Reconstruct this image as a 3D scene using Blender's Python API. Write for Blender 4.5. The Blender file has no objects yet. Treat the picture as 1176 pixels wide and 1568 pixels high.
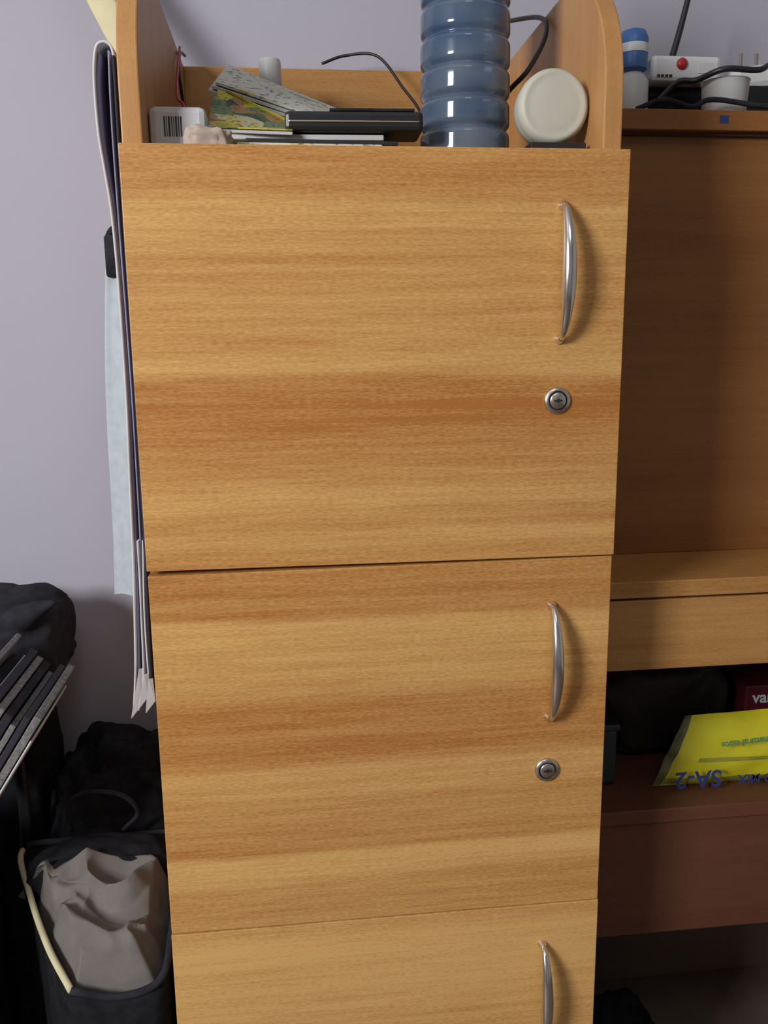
import bpy, bmesh, math, random
from mathutils import Matrix, Vector, noise
H=1.06
random.seed(4)
scene=bpy.context.scene
scene.view_settings.view_transform='Standard'
COL=bpy.context.collection

# ------------------------------------------------ materials
def newmat(name):
    m=bpy.data.materials.new(name); m.use_nodes=True
    nt=m.node_tree; b=nt.nodes['Principled BSDF']
    return m,nt,b
def N(nt,t,**k):
    n=nt.nodes.new(t)
    for a,v in k.items(): setattr(n,a,v)
    return n
def plain(name,c,rough=.5,metal=0,nscale=30,var=.12,bump=.0,trans=0,spec=.5,coat=0):
    m,nt,b=newmat(name); L=nt.links
    tc=N(nt,'ShaderNodeTexCoord'); no=N(nt,'ShaderNodeTexNoise'); no.inputs['Scale'].default_value=nscale; no.inputs['Detail'].default_value=5
    L.new(tc.outputs['Object'],no.inputs['Vector'])
    r=N(nt,'ShaderNodeValToRGB'); r.color_ramp.elements[0].position=.3; r.color_ramp.elements[1].position=.7
    r.color_ramp.elements[0].color=(*[x*(1-var) for x in c],1); r.color_ramp.elements[1].color=(*[min(1,x*(1+var)) for x in c],1)
    L.new(no.outputs['Fac'],r.inputs['Fac']); L.new(r.outputs['Color'],b.inputs['Base Color'])
    b.inputs['Roughness'].default_value=rough; b.inputs['Metallic'].default_value=metal
    b.inputs['Transmission Weight'].default_value=trans; b.inputs['Specular IOR Level'].default_value=spec; b.inputs['Coat Weight'].default_value=coat
    if bump:
        bp=N(nt,'ShaderNodeBump'); bp.inputs['Strength'].default_value=bump; bp.inputs['Distance'].default_value=.002
        L.new(no.outputs['Fac'],bp.inputs['Height']); L.new(bp.outputs['Normal'],b.inputs['Normal'])
    return m
BANDS=[(.164,.40),(.12,.38),(.113,.66),(.08,.60),(.068,.42),(.045,.40),(.03,.55),(-.03,.66),(-.038,.28),(-.062,.04),(-.09,.18),(-.117,.40),(-.15,.62),(-.17,.40),(-.185,.70),(-.2,.42),(-.24,.18),(-.262,.24),(-.269,.82),(-.31,.64),(-.34,.55),(-.350,.22),(-.41,.27),(-.420,.64),(-.46,.48),(-.508,.38),(-.514,.85),(-.54,.72),(-.548,.44),(-.6,.55),(-.62,.98),(-.75,.68)]
def wood(name,light,dark,axis='Z',bands=True,rough=.42,seed=0.,spec=.35,contrast=1.):
    m,nt,b=newmat(name); L=nt.links
    tc=N(nt,'ShaderNodeTexCoord')
    sc={'Z':(.9,.9,14),'X':(14,.9,.9),'V':(14,14,.9)}[axis]
    w=N(nt,'ShaderNodeTexNoise'); w.inputs['Scale'].default_value=3.0; w.inputs['Detail'].default_value=3
    L.new(tc.outputs['Object'],w.inputs['Vector'])
    def streak(k,kx,detail,off,rg=.55):
        mp=N(nt,'ShaderNodeMapping'); mp.inputs['Scale'].default_value=tuple(s*(k if s>5 else kx) for s in sc); mp.inputs['Location'].default_value=(off,off,off)
        L.new(tc.outputs['Object'],mp.inputs['Vector'])
        t=N(nt,'ShaderNodeTexNoise'); t.inputs['Scale'].default_value=1; t.inputs['Detail'].default_value=detail; t.inputs['Roughness'].default_value=rg; t.inputs['Distortion'].default_value=.15
        L.new(mp.outputs['Vector'],t.inputs['Vector']); return t
    s1=streak(1.8,1.8,4,seed); s2=streak(9,5,4,seed+7,.65); s3=streak(34,22,2,seed+13)
    mp=N(nt,'ShaderNodeMapping'); 
    mp.inputs['Scale'].default_value={'Z':(170,170,800),'X':(800,170,170),'V':(800,800,170)}[axis]
    L.new(tc.outputs['Object'],mp.inputs['Vector'])
    fl=N(nt,'ShaderNodeTexNoise'); fl.inputs['Scale'].default_value=1; fl.inputs['Detail'].default_value=1
    L.new(mp.outputs['Vector'],fl.inputs['Vector'])
    def math_(op,a,bb):
        n=N(nt,'ShaderNodeMath',operation=op)
        for i,x in enumerate((a,bb)):
            if isinstance(x,(int,float)): n.inputs[i].default_value=x
            else: L.new(x,n.inputs[i])
        return n.outputs[0]
    if bands:
        sp=N(nt,'ShaderNodeSeparateXYZ'); L.new(tc.outputs['Object'],sp.inputs[0])
        z=math_('ADD',sp.outputs['Z'],math_('MULTIPLY',math_('SUBTRACT',w.outputs['Fac'],.5),.022))
        t=math_('DIVIDE',math_('SUBTRACT',z,H-.75),.914)
        r=N(nt,'ShaderNodeValToRGB'); cr=r.color_ramp
        B=sorted(BANDS)
        cr.elements[0].position=0; cr.elements[0].color=(B[0][1],)*3+(1,)
        cr.elements[1].position=1; cr.elements[1].color=(B[-1][1],)*3+(1,)
        for zz,v in B[1:-1]:
            e=cr.elements.new((zz+.75)/.914); e.color=(v,v,v,1)
        L.new(t,r.inputs['Fac'])
        base=math_('ADD',math_('MULTIPLY',r.outputs['Color'],1.0),.0)
        base=math_('ADD',base,math_('MULTIPLY',math_('SUBTRACT',s1.outputs['Fac'],.5),.5))
    else:
        base=math_('ADD',math_('MULTIPLY',math_('SUBTRACT',s1.outputs['Fac'],.5),1.5*contrast),.5)
    base=math_('ADD',base,math_('MULTIPLY',math_('SUBTRACT',s2.outputs['Fac'],.5),.9*contrast))
    base=math_('ADD',base,math_('MULTIPLY',math_('SUBTRACT',s3.outputs['Fac'],.5),.5*contrast))
    base=math_('ADD',base,math_('MULTIPLY',math_('SUBTRACT',fl.outputs['Fac'],.5),.9*contrast))
    mix=N(nt,'ShaderNodeMix',data_type='RGBA'); 
    mix.inputs[6].default_value=(*dark,1); mix.inputs[7].default_value=(*light,1); mix.clamp_factor=True
    L.new(base,mix.inputs[0]); L.new(mix.outputs[2],b.inputs['Base Color'])
    b.inputs['Roughness'].default_value=rough; b.inputs['Specular IOR Level'].default_value=spec
    return m
OAK=wood('oak_laminate',(.72,.435,.155),(.41,.160,.036))
OAKV=wood('oak_laminate_upright',(.56,.31,.12),(.40,.18,.055),axis='V',bands=False,seed=3,contrast=.6)
OAKD=wood('oak_laminate_desk_shaded',(.33,.145,.044),(.2,.074,.019),bands=False,seed=11,contrast=.6)  # darker oak, with some of the cabinet's shadow put into its colour
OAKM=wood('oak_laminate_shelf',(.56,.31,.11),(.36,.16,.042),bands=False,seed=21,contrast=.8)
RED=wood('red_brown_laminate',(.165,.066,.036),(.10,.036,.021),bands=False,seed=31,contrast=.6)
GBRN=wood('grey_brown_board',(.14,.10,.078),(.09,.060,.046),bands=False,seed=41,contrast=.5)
EDGE=plain('dark_edge_band',(.06,.025,.012),.7)
WALL=plain('lavender_wall_paint',(.42,.41,.485),.85,nscale=2.5,var=.03,bump=.02)
WALL2=plain('pale_wall_paint',(.5,.5,.5),.85,nscale=2.5,var=.03)
CEIL=plain('ceiling_paint',(.7,.7,.7),.9,nscale=3,var=.02)
FLOOR=plain('floor_stone',(.16,.12,.10),.5,nscale=12,var=.2)
CHROME=plain('satin_steel',(.78,.75,.71),.2,metal=1,nscale=60,var=.05)
STEEL=plain('lock_steel',(.66,.62,.56),.3,metal=1,nscale=60,var=.05)
BLACK=plain('black_plastic',(.012,.012,.014),.4)
BLK2=plain('black_fabric',(.010,.010,.013),.9,nscale=60,var=.5,bump=.4,spec=.2)
DGREY=plain('charcoal_fabric',(.022,.022,.028),.9,nscale=50,var=.4,bump=.3,spec=.2)
GREY=plain('grey_cotton',(.17,.155,.145),.95,nscale=40,var=.12,bump=.2,spec=.2)
WHITE=plain('white_plastic',(.64,.66,.67),.4,var=.04)
IVORY=plain('ivory_plastic',(.52,.52,.45),.55,var=.05)
BEIGE=plain('beige_wrapper',(.42,.34,.28),.6,nscale=60,var=.25)
PAPER=plain('white_paper',(.58,.58,.60),.8,nscale=20,var=.08)
LILAC=plain('lilac_paper',(.28,.26,.38),.8,nscale=12,var=.15)
PAGES=plain('grey_page_edges',(.17,.165,.165),.85,nscale=200,var=.4)
INK=plain('dark_ink_paper',(.022,.02,.032),.8)
TOWEL=plain('pale_blue_towel',(.44,.49,.53),.95,nscale=70,var=.08,bump=.4)
CREAM=plain('cream_cloth',(.62,.57,.36),.9,nscale=40,var=.06)
YELL=plain('yellow_print',(.62,.56,.02),.45,nscale=18,var=.12)
OLIVE=plain('olive_print',(.28,.27,.03),.5,nscale=40,var=.3)
DOLIVE=plain('dark_olive_print',(.13,.12,.04),.5,nscale=60,var=.5)
NAVY=plain('navy_print',(.03,.05,.22),.5)
BLUEP=plain('blue_plastic',(.05,.14,.38),.35)
REDP=plain('red_plastic',(.42,.02,.03),.4)
MAROON=plain('maroon_card',(.09,.010,.016),.5,var=.2)
TEAL=plain('slate_plastic',(.022,.032,.036),.5)
BRN=plain('dark_brown_leather',(.022,.013,.012),.7,nscale=20,var=.4,bump=.3)
GLASSW=plain('small_bottle_dark',(.05,.04,.04),.25)
BARS=plain('print_black',(.02,.02,.02),.6)
def printed(name,stops,scale=(60,60,110),cell=1.0,rough=.6,nsc=6,ink=.45):
    m,nt,b=newmat(name); L=nt.links
    tc=N(nt,'ShaderNodeTexCoord'); mp=N(nt,'ShaderNodeMapping'); mp.inputs['Scale'].default_value=scale; mp.inputs['Rotation'].default_value=(0,.3,0)
    L.new(tc.outputs['Object'],mp.inputs[0])
    v=N(nt,'ShaderNodeTexVoronoi'); v.inputs['Scale'].default_value=cell; v.distance='CHEBYCHEV'; L.new(mp.outputs[0],v.inputs['Vector'])
    sp=N(nt,'ShaderNodeSeparateColor'); L.new(v.outputs['Color'],sp.inputs[0])
    r=N(nt,'ShaderNodeValToRGB'); r.color_ramp.interpolation='CONSTANT'; cr=r.color_ramp
    cr.elements[0].position=0; cr.elements[0].color=(*stops[0][1],1)
    cr.elements[1].position=stops[1][0]; cr.elements[1].color=(*stops[1][1],1)
    for p,c in stops[2:]:
        e=cr.elements.new(p); e.color=(*c,1)
    L.new(sp.outputs[0],r.inputs[0])
    n=N(nt,'ShaderNodeTexNoise'); n.inputs['Scale'].default_value=nsc; n.inputs['Detail'].default_value=1; L.new(mp.outputs[0],n.inputs['Vector'])
    r2=N(nt,'ShaderNodeValToRGB'); r2.color_ramp.elements[0].position=.36; r2.color_ramp.elements[0].color=(ink,ink,ink,1); r2.color_ramp.elements[1].position=.42
    L.new(n.outputs['Fac'],r2.inputs[0])
    mx=N(nt,'ShaderNodeMix',data_type='RGBA',blend_type='MULTIPLY'); mx.inputs[0].default_value=1
    L.new(r.outputs[0],mx.inputs[6]); L.new(r2.outputs[0],mx.inputs[7]); L.new(mx.outputs[2],b.inputs['Base Color'])
    b.inputs['Roughness'].default_value=rough
    return m
NEWS=printed('printed_newspaper',[(0,(.62,.63,.57)),(.55,(.60,.62,.52)),(.74,(.34,.40,.20)),(.80,(.60,.50,.20)),(.86,(.28,.25,.20)),(.90,(.62,.62,.58))],scale=(50,50,90),nsc=3,ink=.35)
YG=printed('yellow_green_print',[(0,(.08,.13,.04)),(.22,(.50,.46,.05)),(.42,(.16,.22,.10)),(.58,(.50,.48,.28)),(.72,(.05,.08,.05)),(.86,(.36,.20,.08))],scale=(45,45,90),nsc=5)
YSTR=plain('yellow_card',(.50,.45,.03),.5)
def jarmat():
    m,nt,b=newmat('blue_pet_plastic'); L=nt.links
    tc=N(nt,'ShaderNodeTexCoord'); no=N(nt,'ShaderNodeTexNoise'); no.inputs['Scale'].default_value=14; L.new(tc.outputs['Object'],no.inputs['Vector'])
    r=N(nt,'ShaderNodeValToRGB'); r.color_ramp.elements[0].position=.38; r.color_ramp.elements[1].position=.62
    r.color_ramp.elements[0].color=(.075,.13,.25,1); r.color_ramp.elements[1].color=(.20,.26,.33,1)
    L.new(no.outputs['Fac'],r.inputs[0]); L.new(r.outputs[0],b.inputs['Base Color'])
    b.inputs['Roughness'].default_value=.14; b.inputs['Transmission Weight'].default_value=.45; b.inputs['IOR'].default_value=1.25; b.inputs['Coat Weight'].default_value=.7
    return m
JAR=jarmat()

# ------------------------------------------------ mesh helpers (z measured from eye level, +H -> room height)
def empty(name,loc=(0,0,0)):
    o=bpy.data.objects.new(name,None); COL.objects.link(o); o.empty_display_size=.05
    return o
def mk(name,verts,faces,mat,parent=None,smooth=False,bevel=0,matidx=None,mats=None,sub=0,solid=0):
    me=bpy.data.meshes.new(name); me.from_pydata([(v[0],v[1],v[2]+H) for v in verts],[],faces)
    for m in (mats or [mat]): me.materials.append(m)
    if matidx:
        for p,i in zip(me.polygons,matidx): p.material_index=i
    bm=bmesh.new(); bm.from_mesh(me); bmesh.ops.recalc_face_normals(bm,faces=bm.faces); bm.to_mesh(me); bm.free()
    if smooth:
        for p in me.polygons: p.use_smooth=True
    o=bpy.data.objects.new(name,me); COL.objects.link(o)
    if parent: o.parent=parent
    if solid:
        s=o.modifiers.new('s','SOLIDIFY'); s.thickness=solid; s.offset=0
    if bevel:
        b=o.modifiers.new('b','BEVEL'); b.width=bevel; b.segments=2; b.limit_method='ANGLE'
    if sub:
        s=o.modifiers.new('sub','SUBSURF'); s.levels=sub; s.render_levels=sub
    return o
BF=[(0,1,2,3),(4,7,6,5),(0,4,5,1),(1,5,6,2),(2,6,7,3),(3,7,4,0)]
def box(name,x0,x1,y0,y1,z0,z1,mat,parent=None,bevel=.0012,rot=None,piv=None):
    v=[(x0,y0,z0),(x1,y0,z0),(x1,y1,z0),(x0,y1,z0),(x0,y0,z1),(x1,y0,z1),(x1,y1,z1),(x0,y1,z1)]
    if rot is not None:
        c=Vector(piv or ((x0+x1)/2,(y0+y1)/2,(z0+z1)/2)); 
        v=[c+rot@(Vector(p)-c) for p in v]
    return mk(name,v,BF,mat,parent,bevel=bevel)
def R(ax,deg): return Matrix.Rotation(math.radians(deg),3,ax)
def prism(name,poly,y0,y1,mat,parent=None,bevel=.0012,plane='xz'):
    n=len(poly); P=(lambda a,b,c:(a,c,b)) if plane=='xz' else (lambda a,b,c:(c,a,b))
    v=[P(a,b,y0) for a,b in poly]+[P(a,b,y1) for a,b in poly]
    f=[tuple(range(n)),tuple(range(2*n-1,n-1,-1))]+[(i,(i+1)%n,(i+1)%n+n,i+n) for i in range(n)]
    return mk(name,v,f,mat,parent,bevel=bevel)
def lathe(name,prof,c,mat,parent=None,axis='z',seg=48,rot=None,smooth=True,mats=None,zone=None):
    v=[];f=[];mi=[]
    for (r,h) in prof:
        for k in range(seg):
            a=2*math.pi*k/seg
            p=Vector((r*math.cos(a),r*math.sin(a),h)) if axis=='z' else Vector((r*math.cos(a),-h,r*math.sin(a)))
            if rot is not None: p=rot@p
            v.append(Vector(c)+p)
    n=len(prof)
    for i in range(n-1):
        for k in range(seg):
            k2=(k+1)%seg
            f.append((i*seg+k,i*seg+k2,(i+1)*seg+k2,(i+1)*seg+k)); mi.append(zone(i) if zone else 0)
    f.append(tuple(range(seg))); mi.append(0)
    f.append(tuple(range((n-1)*seg,n*seg))); mi.append(0)
    o=mk(name,v,f,mat,parent,smooth=smooth,mats=mats,matidx=mi)
    o.data.polygons[-1].use_smooth=False; o.data.polygons[-2].use_smooth=False
    e=o.modifiers.new('e','EDGE_SPLIT'); e.split_angle=math.radians(50)
    return o
def catmull(pts,sub=8):
    pts=[Vector(p) for p in pts]; P=[pts[0]*2-pts[1]]+pts+[pts[-1]*2-pts[-2]]; out=[]
    for i in range(1,len(P)-2):
        for s in range(sub):
            t=s/sub; a,b,c,d=P[i-1],P[i],P[i+1],P[i+2]
            out.append(.5*((2*b)+(c-a)*t+(2*a-5*b+4*c-d)*t*t+(3*b-a-3*c+d)*t**3))
    out.append(pts[-1]); return out
def tube(name,pts,rad,mat,parent=None,seg=12,smoothpath=True,flat=1.0):
    P=catmull(pts) if smoothpath else [Vector(p) for p in pts]
    n=len(P); v=[];f=[]
    up=Vector((0.13,.97,.2)).normalized()
    for i,p in enumerate(P):
        t=(P[min(i+1,n-1)]-P[max(i-1,0)]).normalized()
        a=t.cross(up); 
        if a.length<.05: a=t.cross(Vector((1,0,0)))
        a.normalize(); b=t.cross(a).normalized()
        r=rad(i/(n-1)) if callable(rad) else rad
        for k in range(seg):
            th=2*math.pi*k/seg; v.append(p+a*math.cos(th)*r+b*math.sin(th)*r*flat)
    for i in range(n-1):
        for k in range(seg):
            k2=(k+1)%seg; f.append((i*seg+k,i*seg+k2,(i+1)*seg+k2,(i+1)*seg+k))
    f.append(tuple(range(seg))); f.append(tuple(range((n-1)*seg,n*seg)))
    return mk(name,v,f,mat,parent,smooth=True)
def lump(name,c,s,mat,parent=None,amp=.12,freq=3.,seed=0,exp=.6,sub=5,flatbottom=True,rot=None,fold=.0,clampx=None,clampy=None,pleat=None):
    """soft cloth-like mass: rounded block displaced by noise; pleat=(amp,freq,warp) adds long folds"""
    bm=bmesh.new(); bmesh.ops.create_icosphere(bm,subdivisions=sub,radius=1)
    off=Vector((seed*3.1,seed*1.7,seed*5.3))
    for v in bm.verts:
        d=v.co.copy(); 
        p=Vector([math.copysign(abs(q)**exp,q) for q in d])
        k=noise.fractal(d*freq*.5+off,1,2,3)*amp
        if fold: k-= abs(noise.noise(d*freq+off*2))*fold + abs(noise.noise(d*freq*2.1+off))*fold*.3
        if pleat:
            A,F,W=pleat
            wv=noise.noise(d*1.6+off)*W
            q1=abs(math.sin((d.x*.8+d.z*.45+d.y*.3)*F+wv)); q2=abs(math.sin((d.z*.9-d.x*.5+d.y*.4)*F*.8+wv*1.3+1))
            m_=.5+.5*noise.noise(d*1.1+off*1.5)*1.6; m_=min(1,max(0,m_))
            k+=A*(m_*math.sqrt(q1)+(1-m_)*math.sqrt(q2))-A*.6
        p=p*(1+k)
        p=Vector((p.x*s[0],p.y*s[1],p.z*s[2]))
        if rot is not None: p=rot@p
        p+=Vector(c)
        if flatbottom: p.z=max(p.z,c[2]-s[2]*.92)
        if clampx: p.x=min(max(p.x,clampx[0]),clampx[1])
        if clampy: p.y=min(max(p.y,clampy[0]),clampy[1])
        v.co=p
    vs=[v.co.copy() for v in bm.verts]; bm.verts.index_update(); fs=[tuple(w.index for w in f.verts) for f in bm.faces]; bm.free()
    return mk(name,vs,fs,mat,parent,smooth=True)
def sheet(name,prof,y0,y1,mat,parent=None,th=.0008,wob=.0,ny=10,jag=0):
    P=[Vector((a,0,b)) for a,b in prof]; P=catmull(P,6); n=len(P); v=[];f=[]
    for j in range(ny+1):
        t=j/ny
        for i,p in enumerate(P):
            w=wob*noise.noise(Vector((p.x*10,t*3,p.z*9)))
            y=y0+(y1-y0)*t
            zz=p.z
            if jag and i==n-1: zz+=jag*noise.noise(Vector((t*13,1.3,i)))
            v.append((min(-.1362,p.x+w*min(1,t*4+.3)),y,zz))
    for j in range(ny):
        for i in range(n-1):
            f.append((j*n+i,j*n+i+1,(j+1)*n+i+1,(j+1)*n+i))
    return mk(name,v,f,mat,parent,smooth=True,solid=th)
def text(name,body,size,loc,rot,mat,parent,extr=.0003,sx=1):
    cu=bpy.data.curves.new(name,'FONT'); cu.body=body; cu.size=size; cu.extrude=extr; cu.align_x='CENTER'; cu.align_y='CENTER'; cu.offset=size*.015
    o=bpy.data.objects.new(name+'_c',cu); COL.objects.link(o)
    bpy.context.view_layer.update()
    me=bpy.data.meshes.new_from_object(o.evaluated_get(bpy.context.evaluated_depsgraph_get()))
    bpy.data.objects.remove(o)
    me.materials.clear(); me.materials.append(mat)
    M=Matrix.Translation((loc[0],loc[1],loc[2]+H))@rot.to_4x4()@Matrix.Diagonal((sx,1,1,1))
    me.transform(M)
    q=bpy.data.objects.new(name,me); COL.objects.link(q); q.parent=parent
    return q

# ------------------------------------------------ room
XL,XR,YF,YB=-1.8,2.2,-2.2,1.25
def slab(name,a,b,mat): return box(name,a[0],b[0],a[1],b[1],a[2],b[2],mat,bevel=0)
FZ=-H; CZ=2.7-H
slab('floor',(XL,YF,FZ-.05),(XR,YB,FZ),FLOOR)
slab('ceiling',(XL,YF,CZ),(XR,YB,CZ+.05),CEIL)
slab('wall_back',(XL-.1,YB,FZ-.05),(XR+.1,YB+.1,CZ+.05),WALL)
slab('wall_right',(XR,YF,FZ-.05),(XR+.1,YB,CZ+.05),WALL2)
slab('wall_front',(XL-.1,YF-.1,FZ-.05),(XR+.1,YF,CZ+.05),WALL2)
wy0,wy1,wz0,wz1=-1.35,-.45,1.05-H,2.25-H
def wl(a,b,c,d):
    return [(XL-.1,a,c),(XL,a,c),(XL,b,c),(XL-.1,b,c),(XL-.1,a,d),(XL,a,d),(XL,b,d),(XL-.1,b,d)]
vs=[];fs=[]
for q in [(YF,wy0,FZ-.05,CZ+.05),(wy1,YB,FZ-.05,CZ+.05),(wy0,wy1,FZ-.05,wz0),(wy0,wy1,wz1,CZ+.05)]:
    o=len(vs); vs+=wl(*q); fs+=[tuple(i+o for i in f) for f in BF]
mk('wall_left',vs,fs,WALL2)
win=empty('window_1')
for i,(a,b,c,d) in enumerate([(wy0,wy0+.05,wz0,wz1),(wy1-.05,wy1,wz0,wz1),(wy0,wy1,wz0,wz0+.05),(wy0,wy1,wz1-.05,wz1),((wy0+wy1)/2-.025,(wy0+wy1)/2+.025,wz0,wz1)]):
    box('frame_%d'%(i+1),XL-.08,XL-.03,a,b,c,d,WHITE,win)

# ------------------------------------------------ storage cabinet
cab=empty('storage_cabinet')
x0,x1=-.1344,.3155
def upright(name,xa,xb):
    r=.125; top=.345; yf=.82; pts=[(1.235,FZ),(1.235,top),(yf+r,top)]
    for k in range(1,13):
        a=math.pi/2*k/12; pts.append((yf+r-r*math.sin(a),top-r+r*math.cos(a)))
    pts.append((yf,FZ))
    return prism(name,pts,xa,xb,OAKV,cab,plane='yz',bevel=.0015)
upright('side_panel_left',x0,x0+.018); upright('side_panel_right',x1-.018,x1)
box('top_board',x0+.018,x1-.018,.82,1.235,.142,.160,OAKM,cab)
box('back_rail',x0+.018,x1-.018,1.217,1.235,.160,.343,OAKM,cab)
box('back_board',x0+.018,x1-.018,1.225,1.235,FZ+.06,.142,OAKM,cab)
box('bottom_board',x0+.018,x1-.018,.82,1.225,FZ+.06,FZ+.078,OAKM,cab)
box('plinth',x0+.018,x1-.018,.85,.868,FZ,FZ+.06,OAKM,cab)
box('shelf_upper',x0+.018,x1-.018,.83,1.225,-.223,-.205,OAKM,cab)
box('shelf_lower',x0+.018,x1-.018,.83,1.225,-.604,-.586,OAKM,cab)
def door(name,zl0,zr0,zl1,zr1,xa=x0,xb=.3165):
    v=[(xa,.80,zl0),(xb,.80,zr0),(xb,.8185,zr0),(xa,.8185,zl0),(xa,.80,zl1),(xb,.80,zr1),(xb,.8185,zr1),(xa,.8185,zl1)]
    return mk(name,v,BF,OAK,cab,bevel=.0008)
door('door_top',-.2116,-.2128,.1644,.1644,xb=.3168)
door('door_middle',-.5936,-.5938,-.2162,-.2140,xa=x0+.0006,xb=.3150)
door('door_bottom',-.975,-.975,-.5954,-.5950,xb=.3158)
for i,(zt) in enumerate([.117,-.2607,-.6415]):
    zb=zt-.1215; pts=[]
    for k in range(33):
        t=k/32; pts.append((.2552,.7985-.0225*(math.sin(math.pi*t)**.5),zt+(zb-zt)*t))
    tube('handle_%d'%(i+1),pts,lambda t:.0024+.0042*math.sin(math.pi*t)**.8,CHROME,cab,seg=20,smoothpath=False)
    for s,zz in ((1,zt),(-1,zb)):
        lathe('handle_foot_%d_%s'%(i+1,'a' if s>0 else 'b'),[(.0050,-.002),(.0050,.001),(.0038,.003),(.0028,.006)],(.2552,.80,zz-s*.0015),CHROME,cab,axis='y',seg=20)
for i,zl in enumerate([-.0600,-.4385,-.8190]):
    c=(.2545,.80,zl)
    lathe('lock_ring_%d'%(i+1),[(.0128,-.002),(.0128,.0012),(.0118,.0028),(.0092,.0032),(.0086,.0010),(.0076,.0010),(.0076,.0034),(.0070,.0040),(.0005,.0040)],c,STEEL,cab,axis='y',seg=40)
    lathe('lock_groove_%d'%(i+1),[(.0087,.0008),(.0087,.0014),(.0075,.0014),(.0075,.0008)],c,BARS,cab,axis='y',seg=40)
    box('keyhole_%d'%(i+1),c[0]-.0042,c[0]+.0042,.7955,.7965,zl-.0010,zl+.0010,BARS,cab,bevel=0)
    box('keyhole_notch_%d'%(i+1),c[0]-.0012,c[0]+.0012,.7954,.7965,zl-.002,zl+.002,BARS,cab,bevel=0)

# ------------------------------------------------ desk with hutch
desk=empty('study_desk')
dx0,dx1=.3175,1.35
box('desk_top',dx0,dx1,.88,1.235,-.285,-.266,OAKM,desk)
box('drawer_front',dx0,dx1-.02,.882,.90,-.370,-.288,OAKM,desk)
box('drawer_box',dx0+.01,dx1-.03,.90,1.20,-.365,-.290,EDGE,desk)
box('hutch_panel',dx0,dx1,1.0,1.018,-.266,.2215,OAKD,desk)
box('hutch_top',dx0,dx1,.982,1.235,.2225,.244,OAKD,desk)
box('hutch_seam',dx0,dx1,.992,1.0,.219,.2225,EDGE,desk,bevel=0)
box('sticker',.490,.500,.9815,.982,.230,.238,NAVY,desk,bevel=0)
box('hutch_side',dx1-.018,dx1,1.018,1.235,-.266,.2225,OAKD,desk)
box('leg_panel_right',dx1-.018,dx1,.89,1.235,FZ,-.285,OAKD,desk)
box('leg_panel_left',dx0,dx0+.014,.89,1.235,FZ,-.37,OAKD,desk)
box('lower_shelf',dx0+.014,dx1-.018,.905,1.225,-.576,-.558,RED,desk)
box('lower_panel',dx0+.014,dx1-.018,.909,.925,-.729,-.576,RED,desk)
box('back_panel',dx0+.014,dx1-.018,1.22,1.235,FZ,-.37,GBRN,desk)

# ------------------------------------------------ things on cabinet top
T=.160
mg=empty('magazine_stack')
cols=[PAPER,YG,NEWS,BARS,PAPER]
z=T+.0005
for i in range(5):
    th=[.006,.005,.007,.004,.005][i]; a=[2,-4,3,5,-3][i]
    box('magazine_%d'%(i+1),-.040+.006*(i%2),.110-.007*(i%3),.856+.004*i,1.06,z,z+th,cols[i],mg,rot=R('Z',a*.5),bevel=.001); z+=th+.0003
zt=z
dev=empty('black_keyboard_case')
box('body',.008,.138,.862,.912,zt+.001,zt+.019,BLACK,dev,rot=R('Z',-2),bevel=.004)
box('rim',.012,.134,.861,.866,zt+.0085,zt+.0100,STEEL,dev,rot=R('Z',-2),piv=(.073,.8885,zt),bevel=.0005)
box('key_strip',.050,.130,.864,.906,zt+.019,zt+.0215,DGREY,dev,rot=R('Z',-2),piv=(.073,.8885,zt),bevel=.0008)
bx=empty('small_carton')
box('carton',-.1158,-.064,.857,.915,T+.0005,.2085,PAPER,bx,bevel=.006)
xx=-.102
for k,w in enumerate([.0012,.0006,.0016,.0008,.0006,.0014,.0008,.0012]):
    box('bar_%d'%(k+1),xx,xx+w,.8564,.8571,.182,.199,BARS,bx,bevel=0); xx+=w+.0011
lump('crumpled_wrapper',(-.062,.839,T+.012),(.019,.012,.0135),BEIGE,None,amp=.25,freq=3,seed=3,sub=4,pleat=(.25,4,3))
my=empty('glossy_magazine')
def slab4(name,P,nrm,th,mat,par,bev=.0006):
    n=Vector(nrm).normalized()*th
    v=[Vector(p) for p in P]+[Vector(p)+n for p in P]
    return mk(name,v,BF,mat,par,bevel=bev)
slab4('cover',[(-.064,.872,.194),(.014,.858,.1895),(.020,.93,.207),(-.062,.93,.236)],(0,.45,-.9),.0012,YG,my)
slab4('pages',[(-.063,.874,.1925),(.014,.860,.188),(.020,.932,.2055),(-.061,.932,.2345)],(0,.45,-.9),.003,PAPER,my)
slab4('second_cover',[(-.050,.945,.246),(.016,.935,.214),(.020,.96,.212),(-.045,.97,.246)],(0,.45,-.9),.003,YSTR,my)
slab4('green_insert',[(-.058,.935,.236),(.018,.930,.206),(.018,.940,.213),(-.058,.945,.246)],(0,.45,-.9),.001,YG,my)
npp=empty('folded_newspaper')
for i in range(3):
    o=-.004*i
    P=[(-.052+o,1.06,.300+o),(-.062+o,.985,.262+o),(.055,.955,.219+o),(.13,.95,.210+o),(.15,.99,.229+o),(.075,1.06,.254+o)]
    mk('fold_%d'%(i+1),P,[(0,1,2,5),(5,2,3,4)],NEWS if i<1 else PAPER,npp,solid=.0025)
sb=empty('small_medicine_bottle')
c=(-.006,1.13,T)
lathe('body',[(.014,0.001),(.0155,.004),(.0155,.118),(.012,.130),(.0095,.134),(.0095,.140)],c,GLASSW,sb,seg=32)
lathe('cap',[(.0125,.138),(.0132,.140),(.0132,.164),(.0122,.167)],c,WHITE,sb,seg=32)
wb=empty('blue_water_bottle')
prof=[(.030,.001),(.041,.003),(.0445,.009)]
h=.012
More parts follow.
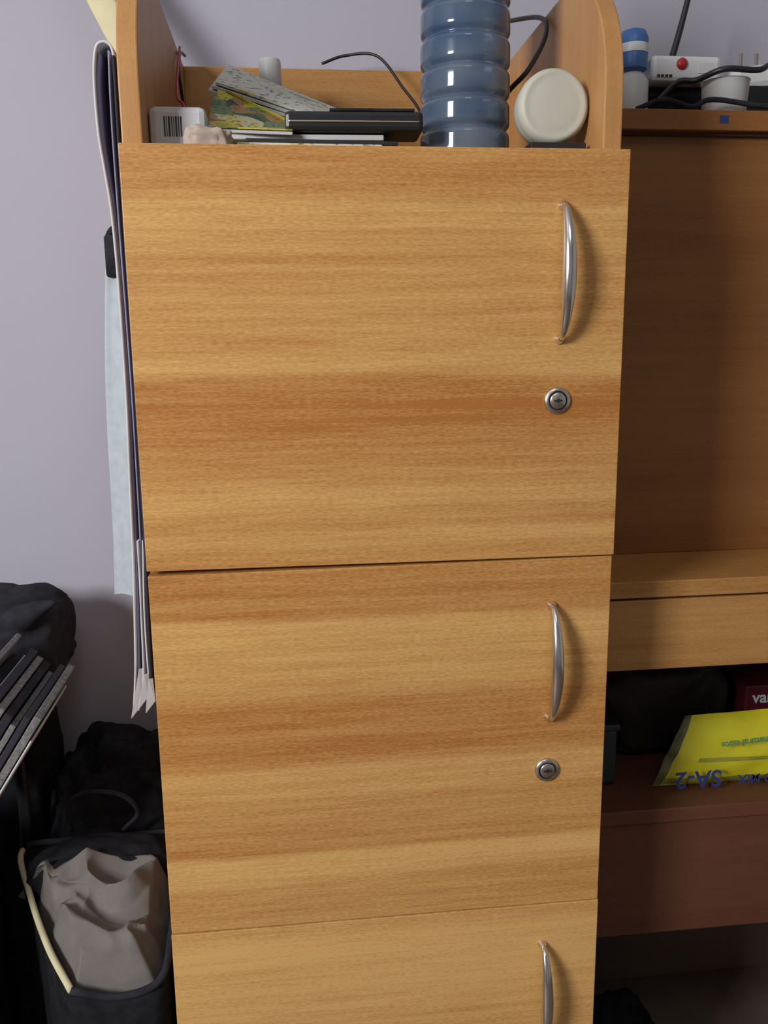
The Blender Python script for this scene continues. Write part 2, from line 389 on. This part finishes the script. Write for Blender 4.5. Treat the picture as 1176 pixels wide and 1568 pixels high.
while h<.235:
    ph=(h/.0285)%1
    d=.0036*math.exp(-((ph-.5)/.11)**2)
    prof.append((.0454-d-.0012*(h/.235),h)); h+=.0016
prof+=[(.0425,.24),(.039,.255),(.031,.27),(.021,.281),(.0165,.286),(.0165,.300)]
c=(.1895,.925,T)
lathe('body',prof,c,JAR,wb,seg=72)
lathe('cap',[(.0185,.296),(.0195,.298),(.0195,.314),(.018,.317)],c,BLUEP,wb,seg=40)
bk=empty('pocket_book')
box('cover',.238,.292,.850,.93,T+.0005,T+.020,BRN,bk,bevel=.001)
box('pages',.2395,.2925,.851,.929,T+.0025,T+.018,PAPER,bk,bevel=.0)
dc=empty('round_white_container')
c=(.2625,.872,.2142)
lathe('shell',[(.012,-.020),(.028,-.019),(.0325,-.014),(.0335,-.004),(.0335,.003)],c,IVORY,dc,axis='y',seg=64)
lathe('lid',[(.0340,.003),(.0342,.005),(.0338,.011),(.0315,.0150),(.029,.0162),(.0275,.0156),(.022,.0166),(.010,.0174),(.0004,.0176)],c,IVORY,dc,axis='y',seg=64)
tube('black_power_cable',[(.262,1.16,.385),(.272,1.12,.372),(.292,1.02,.345),(.288,.98,.315),(.262,.95,.272),(.240,.97,.245),(.245,1.0,.2),(.25,1.05,T+.003)],.0026,BLACK,None,seg=8)
tube('thin_black_cable',[(.06,1.205,.346),(.09,1.205,.356),(.13,1.19,.352),(.16,1.17,.31),(.182,1.15,.27),(.19,1.12,.2),(.2,1.1,T+.003)],.0018,BLACK,None,seg=8)
tube('red_cable',[(-.108,1.10,.33),(-.108,1.05,.28),(-.105,1.02,.255),(-.095,.99,.235),(-.085,.97,T+.003)],.0015,REDP,None,seg=8)
tube('grey_cable',[(-.112,1.20,.35),(-.112,1.14,.335),(-.110,1.1,.30),(-.108,1.12,.26),(-.1,1.15,T+.003)],.0018,BLACK,None,seg=8)

# ------------------------------------------------ hutch top things
U=.2445
sp=empty('pump_bottle'); c=(.425,1.08,U)
lathe('body',[(.017,.0),(.0195,.003),(.0195,.052),(.014,.060),(.010,.064)],c,WHITE,sp,seg=32)
lathe('cap',[(.012,.062),(.017,.066),(.0175,.100),(.014,.108),(.006,.111)],c,BLUEP,sp,seg=32)
lathe('collar',[(.0178,.083),(.018,.084),(.018,.092),(.0178,.093)],c,WHITE,sp,seg=32)
db=empty('dark_carton'); box('box',.452,.540,1.09,1.17,U,.295,BLK2,db,bevel=.002); box('lid_band',.4515,.5405,1.0895,1.1705,.284,.290,DGREY,db)
rt=empty('wifi_router')
box('body',.446,.532,1.07,1.16,.2965,.326,WHITE,rt,bevel=.005)
lathe('red_button',[(.0065,-.002),(.0065,.002),(.0045,.004),(.001,.0045)],(.482,1.07,.316),REDP,rt,axis='y',seg=24)
tube('antenna',[(.488,1.12,.325),(.500,1.12,.37),(.514,1.12,.43)],lambda t:.0044-.001*t,BLACK,rt,seg=12)
box('label',.503,.527,1.0694,1.0702,.306,.318,PAPER,rt,bevel=0)
for k in range(4): box('port_%d'%(k+1),.452+.005*k,.4555+.005*k,1.0694,1.0702,.301,.304,BARS,rt,bevel=0)
ch=empty('phone_charger')
box('body',.552,.612,1.075,1.115,.292,.320,WHITE,ch,rot=R('Y',-8),bevel=.008)
box('base',.562,.60,1.075,1.115,U,.296,BLACK,ch,bevel=.003)
for q in (.565,.585): box('pin_%d'%(q*1000),q,q+.004,1.09,1.093,.315,.336,STEEL,ch,bevel=.0005)
wc=empty('white_adapter_block')
box('body',.625,.69,1.07,1.13,U,.300,WHITE,wc,bevel=.006); box('plug',.64,.675,1.06,1.07,.26,.285,IVORY,wc,bevel=.003)
cp=empty('white_plastic_cup')
lathe('cup',[(.022,0),(.024,.002),(.0265,.040),(.0275,.041),(.0255,.039),(.022,.006),(.0005,.005)],(.518,1.03,U),WHITE,cp,seg=40)
tube('black_adapter_cable',[(.44,1.04,U+.02),(.46,1.03,U+.040),(.478,1.02,U+.040),(.50,.998,U+.046),(.54,.998,U+.046),(.58,1.02,U+.060),(.68,1.04,U+.050)],.0033,BLACK,None,seg=8)
tube('dark_usb_cable',[(.40,1.0,U+.003),(.43,.995,U+.012),(.46,.99,U+.004),(.485,.99,U+.012),(.55,.99,U+.006),(.62,1.0,U+.012),(.70,1.0,U+.004)],.0028,DGREY,None,seg=8)

# ------------------------------------------------ things under desk
S=-.5575
hb=lump('black_handbag',(.485,1.095,S+.069),(.100,.072,.072),BRN,None,amp=.12,freq=3,seed=5,pleat=(.12,3,3),clampx=(.385,.60),clampy=(1.0,1.18))
pk=empty('yellow_snack_packet')
def packet():
    nx,nz=30,16; vs=[];fs=[]
    def P(s,t,side):
        x=.441+.30*s+.048*t*(1-s); z=S+.001+.083*t+.006*s*t
        puff=.018*math.sin(math.pi*t)**.6*math.sin(math.pi*s)**.4 if 0<t<1 and 0<s<1 else 0
        w=.004*noise.noise(Vector((s*6,t*4,side*3)))
        y=.955+.02*t+(-puff+w if side==0 else puff*.6)
        return (x,y,z)
    for side in (0,1):
        for j in range(nz+1):
            for i in range(nx+1): vs.append(P(i/nx,j/nz,side))
    m=(nx+1)*(nz+1)
    mi=[]
    for side in (0,1):
        for j in range(nz):
            for i in range(nx):
                a=side*m+j*(nx+1)+i; fs.append((a,a+1,a+nx+2,a+nx+1))
                t=j/nz
                mi.append(2 if i<1 else (1 if (t<.12 or (.34<t<.40 and i>3)) else 0))
    return mk('bag',vs,fs,YELL,pk,smooth=True,mats=[YELL,OLIVE,DOLIVE],matidx=mi)
packet()
UP=R('X',90)
text('print_large','SA-2',.031,(.490,.9330,S+.020),R('Y',180)@UP,NAVY,pk)
text('print_band','BAKED MIX',.017,(.585,.9325,S+.016),R('Y',180)@UP,NAVY,pk)
text('print_small','natural taste',.012,(.550,.938,S+.062),R('Y',176)@UP,plain('teal_print',(.10,.28,.12),.5),pk)
mb=empty('maroon_carton')
box('box',.606,.78,1.04,1.12,S,-.468,MAROON,mb,bevel=.002)
text('print','vanilla',.024,(.645,1.0395,-.485),UP,WHITE,mb)
tb=empty('slate_storage_tin')
box('tin',.338,.398,.965,1.02,S,-.480,TEAL,tb,bevel=.006); box('lid',.336,.400,.963,1.022,-.484,-.474,TEAL,tb,bevel=.003)
lump('dark_foot_bag',(.425,1.02,FZ+.06),(.06,.06,.065),BLK2,None,amp=.2,seed=14,fold=.2)

# ------------------------------------------------ calendar & towel on cabinet's left side
cal=empty('hanging_calendar')
outer=[(-.1395,.243),(-.142,.252),(-.148,.2545),(-.1545,.249),(-.1575,.225),(-.157,.182),(-.154,.15),(-.1505,.111),(-.1490,.05),(-.1490,-.047),(-.1510,-.13),(-.1530,-.205),(-.1570,-.31),(-.1625,-.366)]
sheet('outer_sheet',outer,.838,1.02,PAPER,cal,th=.0020,wob=.002,jag=.012)
sheet('outer_backing',[(a+.0020,b-.002) for a,b in outer[3:]],.842,1.02,LILAC,cal,th=.0012,wob=.002,jag=.02)
sheet('middle_sheet',[(-.1440,.248),(-.1450,.2),(-.1450,.1),(-.1440,-.05),(-.1455,-.2),(-.1485,-.32),(-.1530,-.358)],.840,1.03,LILAC,cal,th=.0014,wob=.002,jag=.02)
sheet('inner_sheet',[(-.1395,.243),(-.1395,.2),(-.1400,.1),(-.1400,-.05),(-.1410,-.2),(-.1430,-.32),(-.1420,-.350)],.836,1.03,INK,cal,th=.0024,wob=.001,jag=.02)
sheet('white_page',[(-.1475,-.19),(-.1480,-.25),(-.1500,-.33),(-.1570,-.362)],.836,1.03,PAPER,cal,th=.0016,wob=.003,jag=.03)
sheet('page',[(-.1425,-.19),(-.1450,-.25),(-.1450,-.33),(-.1425,-.352)],.837,1.03,PAPER,cal,th=.0016,wob=.003,jag=.03)
for i,(xa,xb,zt_,zb_,y) in enumerate([(-.154,-.165,-.32,-.372,.835),(-.149,-.157,-.325,-.362,.833),(-.145,-.150,-.33,-.366,.832)]):
    mk('page_corner_%d'%i,[(xa,y,zt_),(xa+.004,y+.002,zt_),(xb+.010,y+.002,zb_+.012),(xb,y,zb_)],[(0,1,2,3)],PAPER,cal,solid=.0006)
tube('hook',[(-.1358,.93,.262),(-.142,.93,.264),(-.148,.93,.262),(-.150,.93,.256)],.0012,STEEL,cal,seg=8)
tw=empty('hanging_towel')
def towel():
    nx,nz=24,40;vs=[];fs=[]
    for side in (0,1):
        for j in range(nz+1):
            t=j/nz
            for i in range(nx+1):
                s=i/nx
                xl=-.209-.022*t-.003*math.sin(t*5); xr=-.150
                x=xl+(xr-xl)*s; z=.085-.405*t
                y=1.10+(.010 if side else -.010)*math.sin(math.pi*s)**.4+.006*math.sin(s*9+t*1.5) if 0<s<1 else 1.10+.006*math.sin(s*9+t*1.5)
                vs.append((x,y,z+.004*math.sin(s*7)))
    m=(nx+1)*(nz+1)
    for side in (0,1):
        for j in range(nz):
            for i in range(nx):
                a=side*m+j*(nx+1)+i; fs.append((a,a+1,a+nx+2,a+nx+1))
    mk('cloth',vs,fs,TOWEL,tw,smooth=True)
towel()
tube('hook_arm',[(-.1345,1.10,.13),(-.17,1.10,.135),(-.196,1.10,.13),(-.204,1.10,.115),(-.20,1.10,.10)],.004,DGREY,tw,seg=10)
box('clip',-.207,-.192,1.090,1.110,.074,.122,DGREY,tw,bevel=.003)
st=empty('cream_cloth_strap')
tube('strap',[(-.285,1.235,.60),(-.245,1.17,.495),(-.198,1.12,.388),(-.165,1.10,.320),(-.140,1.09,.265)],lambda t:.018-.004*t,CREAM,st,seg=16,flat=.25)
lathe('wall_peg',[(.006,-.01),(.006,.02),(.010,.024),(.002,.028)],(-.285,1.24,.60),STEEL,st,axis='y',seg=20)

# ------------------------------------------------ left clutter
bp_=empty('black_backpack')
lump('body',(-.465,1.145,-.70),(.145,.085,.355),BLK2,bp_,amp=.08,freq=3,seed=2,fold=.08,exp=.5,clampy=(1.05,1.24),clampx=(-.62,-.33))
lump('top_flap',(-.43,1.125,-.385),(.140,.09,.066),DGREY,bp_,amp=.12,freq=3,seed=33,exp=.7,pleat=(.10,3,3),clampy=(1.04,1.235),clampx=(-.62,-.30),rot=R('Y',-4))
tube('flap_corner',[(-.38,1.075,-.355),(-.34,1.07,-.340),(-.315,1.065,-.325),(-.290,1.06,-.314)],lambda t:.024*(1-t)**.8+.002,DGREY,bp_,seg=12)
tube('strap',[(-.36,1.045,-.40),(-.35,1.043,-.47),(-.345,1.043,-.56),(-.35,1.045,-.66)],.008,BLACK,bp_,seg=10,flat=.4)
lump('dark_clothes_heap',(-.235,1.135,-.805),(.098,.098,.265),BLK2,None,amp=.10,freq=4,seed=7,sub=6,exp=.55,clampx=(-.325,-.142),clampy=(1.035,1.24),pleat=(.14,5,4))
db2=empty('black_duffel_bag')
lump('body',(-.49,.90,-.785),(.135,.115,.275),BLK2,db2,amp=.06,freq=3,seed=12,fold=.08,exp=.45,clampx=(-.63,-.352),clampy=(.79,1.02))
tube('piping',[(-.362,.80,-.56),(-.36,.79,-.70),(-.36,.795,-.9),(-.365,.80,-1.04)],.004,DGREY,db2,seg=8)
tote=empty('black_tote_bag')
rim=[(-.238,.802),(-.275,.86),(-.315,.94),(-.342,1.012),(-.29,1.022),(-.22,1.022),(-.150,1.015),(-.143,.93),(-.143,.86),(-.148,.803),(-.19,.797)]
rzs=[-.652,-.642,-.630,-.618,-.615,-.615,-.615,-.62,-.632,-.648,-.660]
rimc=catmull([(a,b,rzs[i]) for i,(a,b) in enumerate(rim)]+[(rim[0][0],rim[0][1],rzs[0])],6)[:-1]
def totebody():
    n=len(rimc);v=[];f=[]; K=14; cx,cy=-.235,.905
    for j in range(K+1):
        t=j/K
        for i,p in enumerate(rimc):
            sc_=1-.12*t+.03*math.sin(t*3)+.03*noise.noise(Vector((i*.35,t*4,2)))*min(1,t*5)
            v.append((min(cx+(p.x-cx)*sc_,-.1385),cy+(p.y-cy)*sc_,p.z+(FZ+.004-p.z)*t))
    for j in range(K):
        for i in range(n):
            k=(i+1)%n; f.append((j*n+i,j*n+k,(j+1)*n+k,(j+1)*n+i))
    f.append(tuple(range(K*n,(K+1)*n)))
    mk('bag_wall',v,f,BLK2,tote,smooth=True,solid=.003)
totebody()
nr=len(rimc)
tube('rim_piping',[(p.x,p.y,p.z+.002) for p in rimc[:int(nr*.30)]],.0036,CREAM,tote,seg=10,smoothpath=False)
tube('rim_binding',[(min(p.x,-.1405),p.y,p.z+.002) for p in rimc[int(nr*.30):]+rimc[:1]],.004,DGREY,tote,seg=10,smoothpath=False)
tube('handle_loop',[(-.285,1.022,-.60),(-.280,1.010,-.555),(-.252,1.0,-.538),(-.215,1.0,-.545),(-.20,1.01,-.575),(-.22,1.015,-.60)],.0030,DGREY,tote,seg=8)
lump('dark_lining_cloth',(-.235,.975,-.640),(.085,.042,.050),BLK2,tote,amp=.12,freq=3,seed=51,exp=.7,pleat=(.16,4,3),clampx=(-.325,-.146),clampy=(.9,1.018))
def shirt():
    """crumpled cloth filling the mouth of the bag: radial grid with ridged fold heights"""
    n=len(rimc); K=46; M_=3; cx,cy=-.222,.892; v=[];f=[]
    fine=catmull([(p.x,p.y,p.z) for p in rimc]+[tuple(rimc[0])],M_)[:-1]; n=len(fine)
    for j in range(K+1):
        t=j/K
        for i,p in enumerate(fine):
            tt=.965*t
            py=min(p.y,.972)
            x=cx+(p.x-cx)*tt; y=cy+(py-cy)*tt
            q=Vector((x*11,y*11,3.7)); wq=Vector((noise.noise(q),noise.noise(q+Vector((5,2,1))),0))*1.1
            r1=1-abs(noise.noise(q*1.0+wq))*2.2; r2=1-abs(noise.noise(q*2.1+wq*1.6+Vector((9,0,0))))*2.4
            hgt=.030*max(r1,-.4)+.013*max(r2,-.3)
            edge=min(1,(1-t)*3.5)
            z=p.z*t+(-.640)*(1-t)-.012+edge*(.014+hgt)-.02*(1-edge)
            v.append((min(x+.006*wq.x*edge,-.1455),y+.006*wq.y*edge,z))
    for j in range(K):
        for i in range(n):
            k=(i+1)%n; f.append((j*n+i,j*n+k,(j+1)*n+k,(j+1)*n+i))
    mk('grey_shirt',v,f,GREY,tote,smooth=True)
shirt()
ml=empty('leaning_magazine_pile')
cs=[INK,PAGES,DGREY,PAPER,INK,PAGES,DGREY,PAGES,INK,PAGES,PAPER]
ths=[.012,.007,.012,.0020,.010,.009,.010,.007,.008,.009,.0025]
rr=R('Y',-57)
off=0
for i in range(len(cs)):
    th=ths[i]; L=.160+.014*math.sin(i*2.3)
    c=Vector((-.388,.945,-.410))+rr@Vector((.01*math.sin(i*1.7),0,-off-th/2))
    v=[c+rr@Vector((a*L/2,b*.075,d*th/2*.9)) for d in (-1,1) for a,b in ((-1,-1),(1,-1),(1,1),(-1,1))]
    mk('magazine_%d'%(i+1),v,BF,cs[i],ml,bevel=.001)
    if i in (2,4): 
        for q in (.025,.055):
            w=[c+rr@Vector((q+a*.008,-.0757,d*th*.28)) for d in (-1,1) for a in (-1,1)]
            mk('spine_label_%d_%d'%(i,int(q*1000)),[w[0],w[1],w[3],w[2]],[(0,1,2,3)],PAPER,ml)
    off+=th+.0006

# ------------------------------------------------ light
def area(name,loc,target,size,sizey,power,color):
    l=bpy.data.lights.new(name,'AREA'); l.shape='RECTANGLE'; l.size=size; l.size_y=sizey; l.energy=power; l.color=color
    o=bpy.data.objects.new(name,l); COL.objects.link(o); o.location=(loc[0],loc[1],loc[2]+H)
    o.rotation_euler=(Vector(target)-Vector(loc)).to_track_quat('-Z','Y').to_euler(); return o
area('window_daylight',(XL+.06,-.85,.66),(.1,.9,-.1),.6,.65,58,(1,.985,.98))
area('fill_light',(.1,-.9,CZ-.06),(.1,-.7,-1),.6,.6,5,(1,.97,.93))  # added weak fill below the ceiling, no real fixture there
w=bpy.data.worlds.new('world'); scene.world=w; w.use_nodes=True
bg=w.node_tree.nodes['Background']; sk=w.node_tree.nodes.new('ShaderNodeTexSky'); sk.sky_type='HOSEK_WILKIE'; w.node_tree.links.new(sk.outputs[0],bg.inputs[0]); bg.inputs[1].default_value=.5

# ------------------------------------------------ camera
cam=bpy.data.cameras.new('camera'); co=bpy.data.objects.new('camera',cam); COL.objects.link(co)
cam.sensor_width=36; cam.sensor_fit='AUTO'; cam.lens=30.44; cam.clip_start=.02
M=Matrix(((.99360,.03309,-.10806),(-.11246,.19489,-.97436),(-.01116,.98026,.19736)))
co.matrix_world=Matrix.Translation((0,0,H))@M.to_4x4()
scene.camera=co
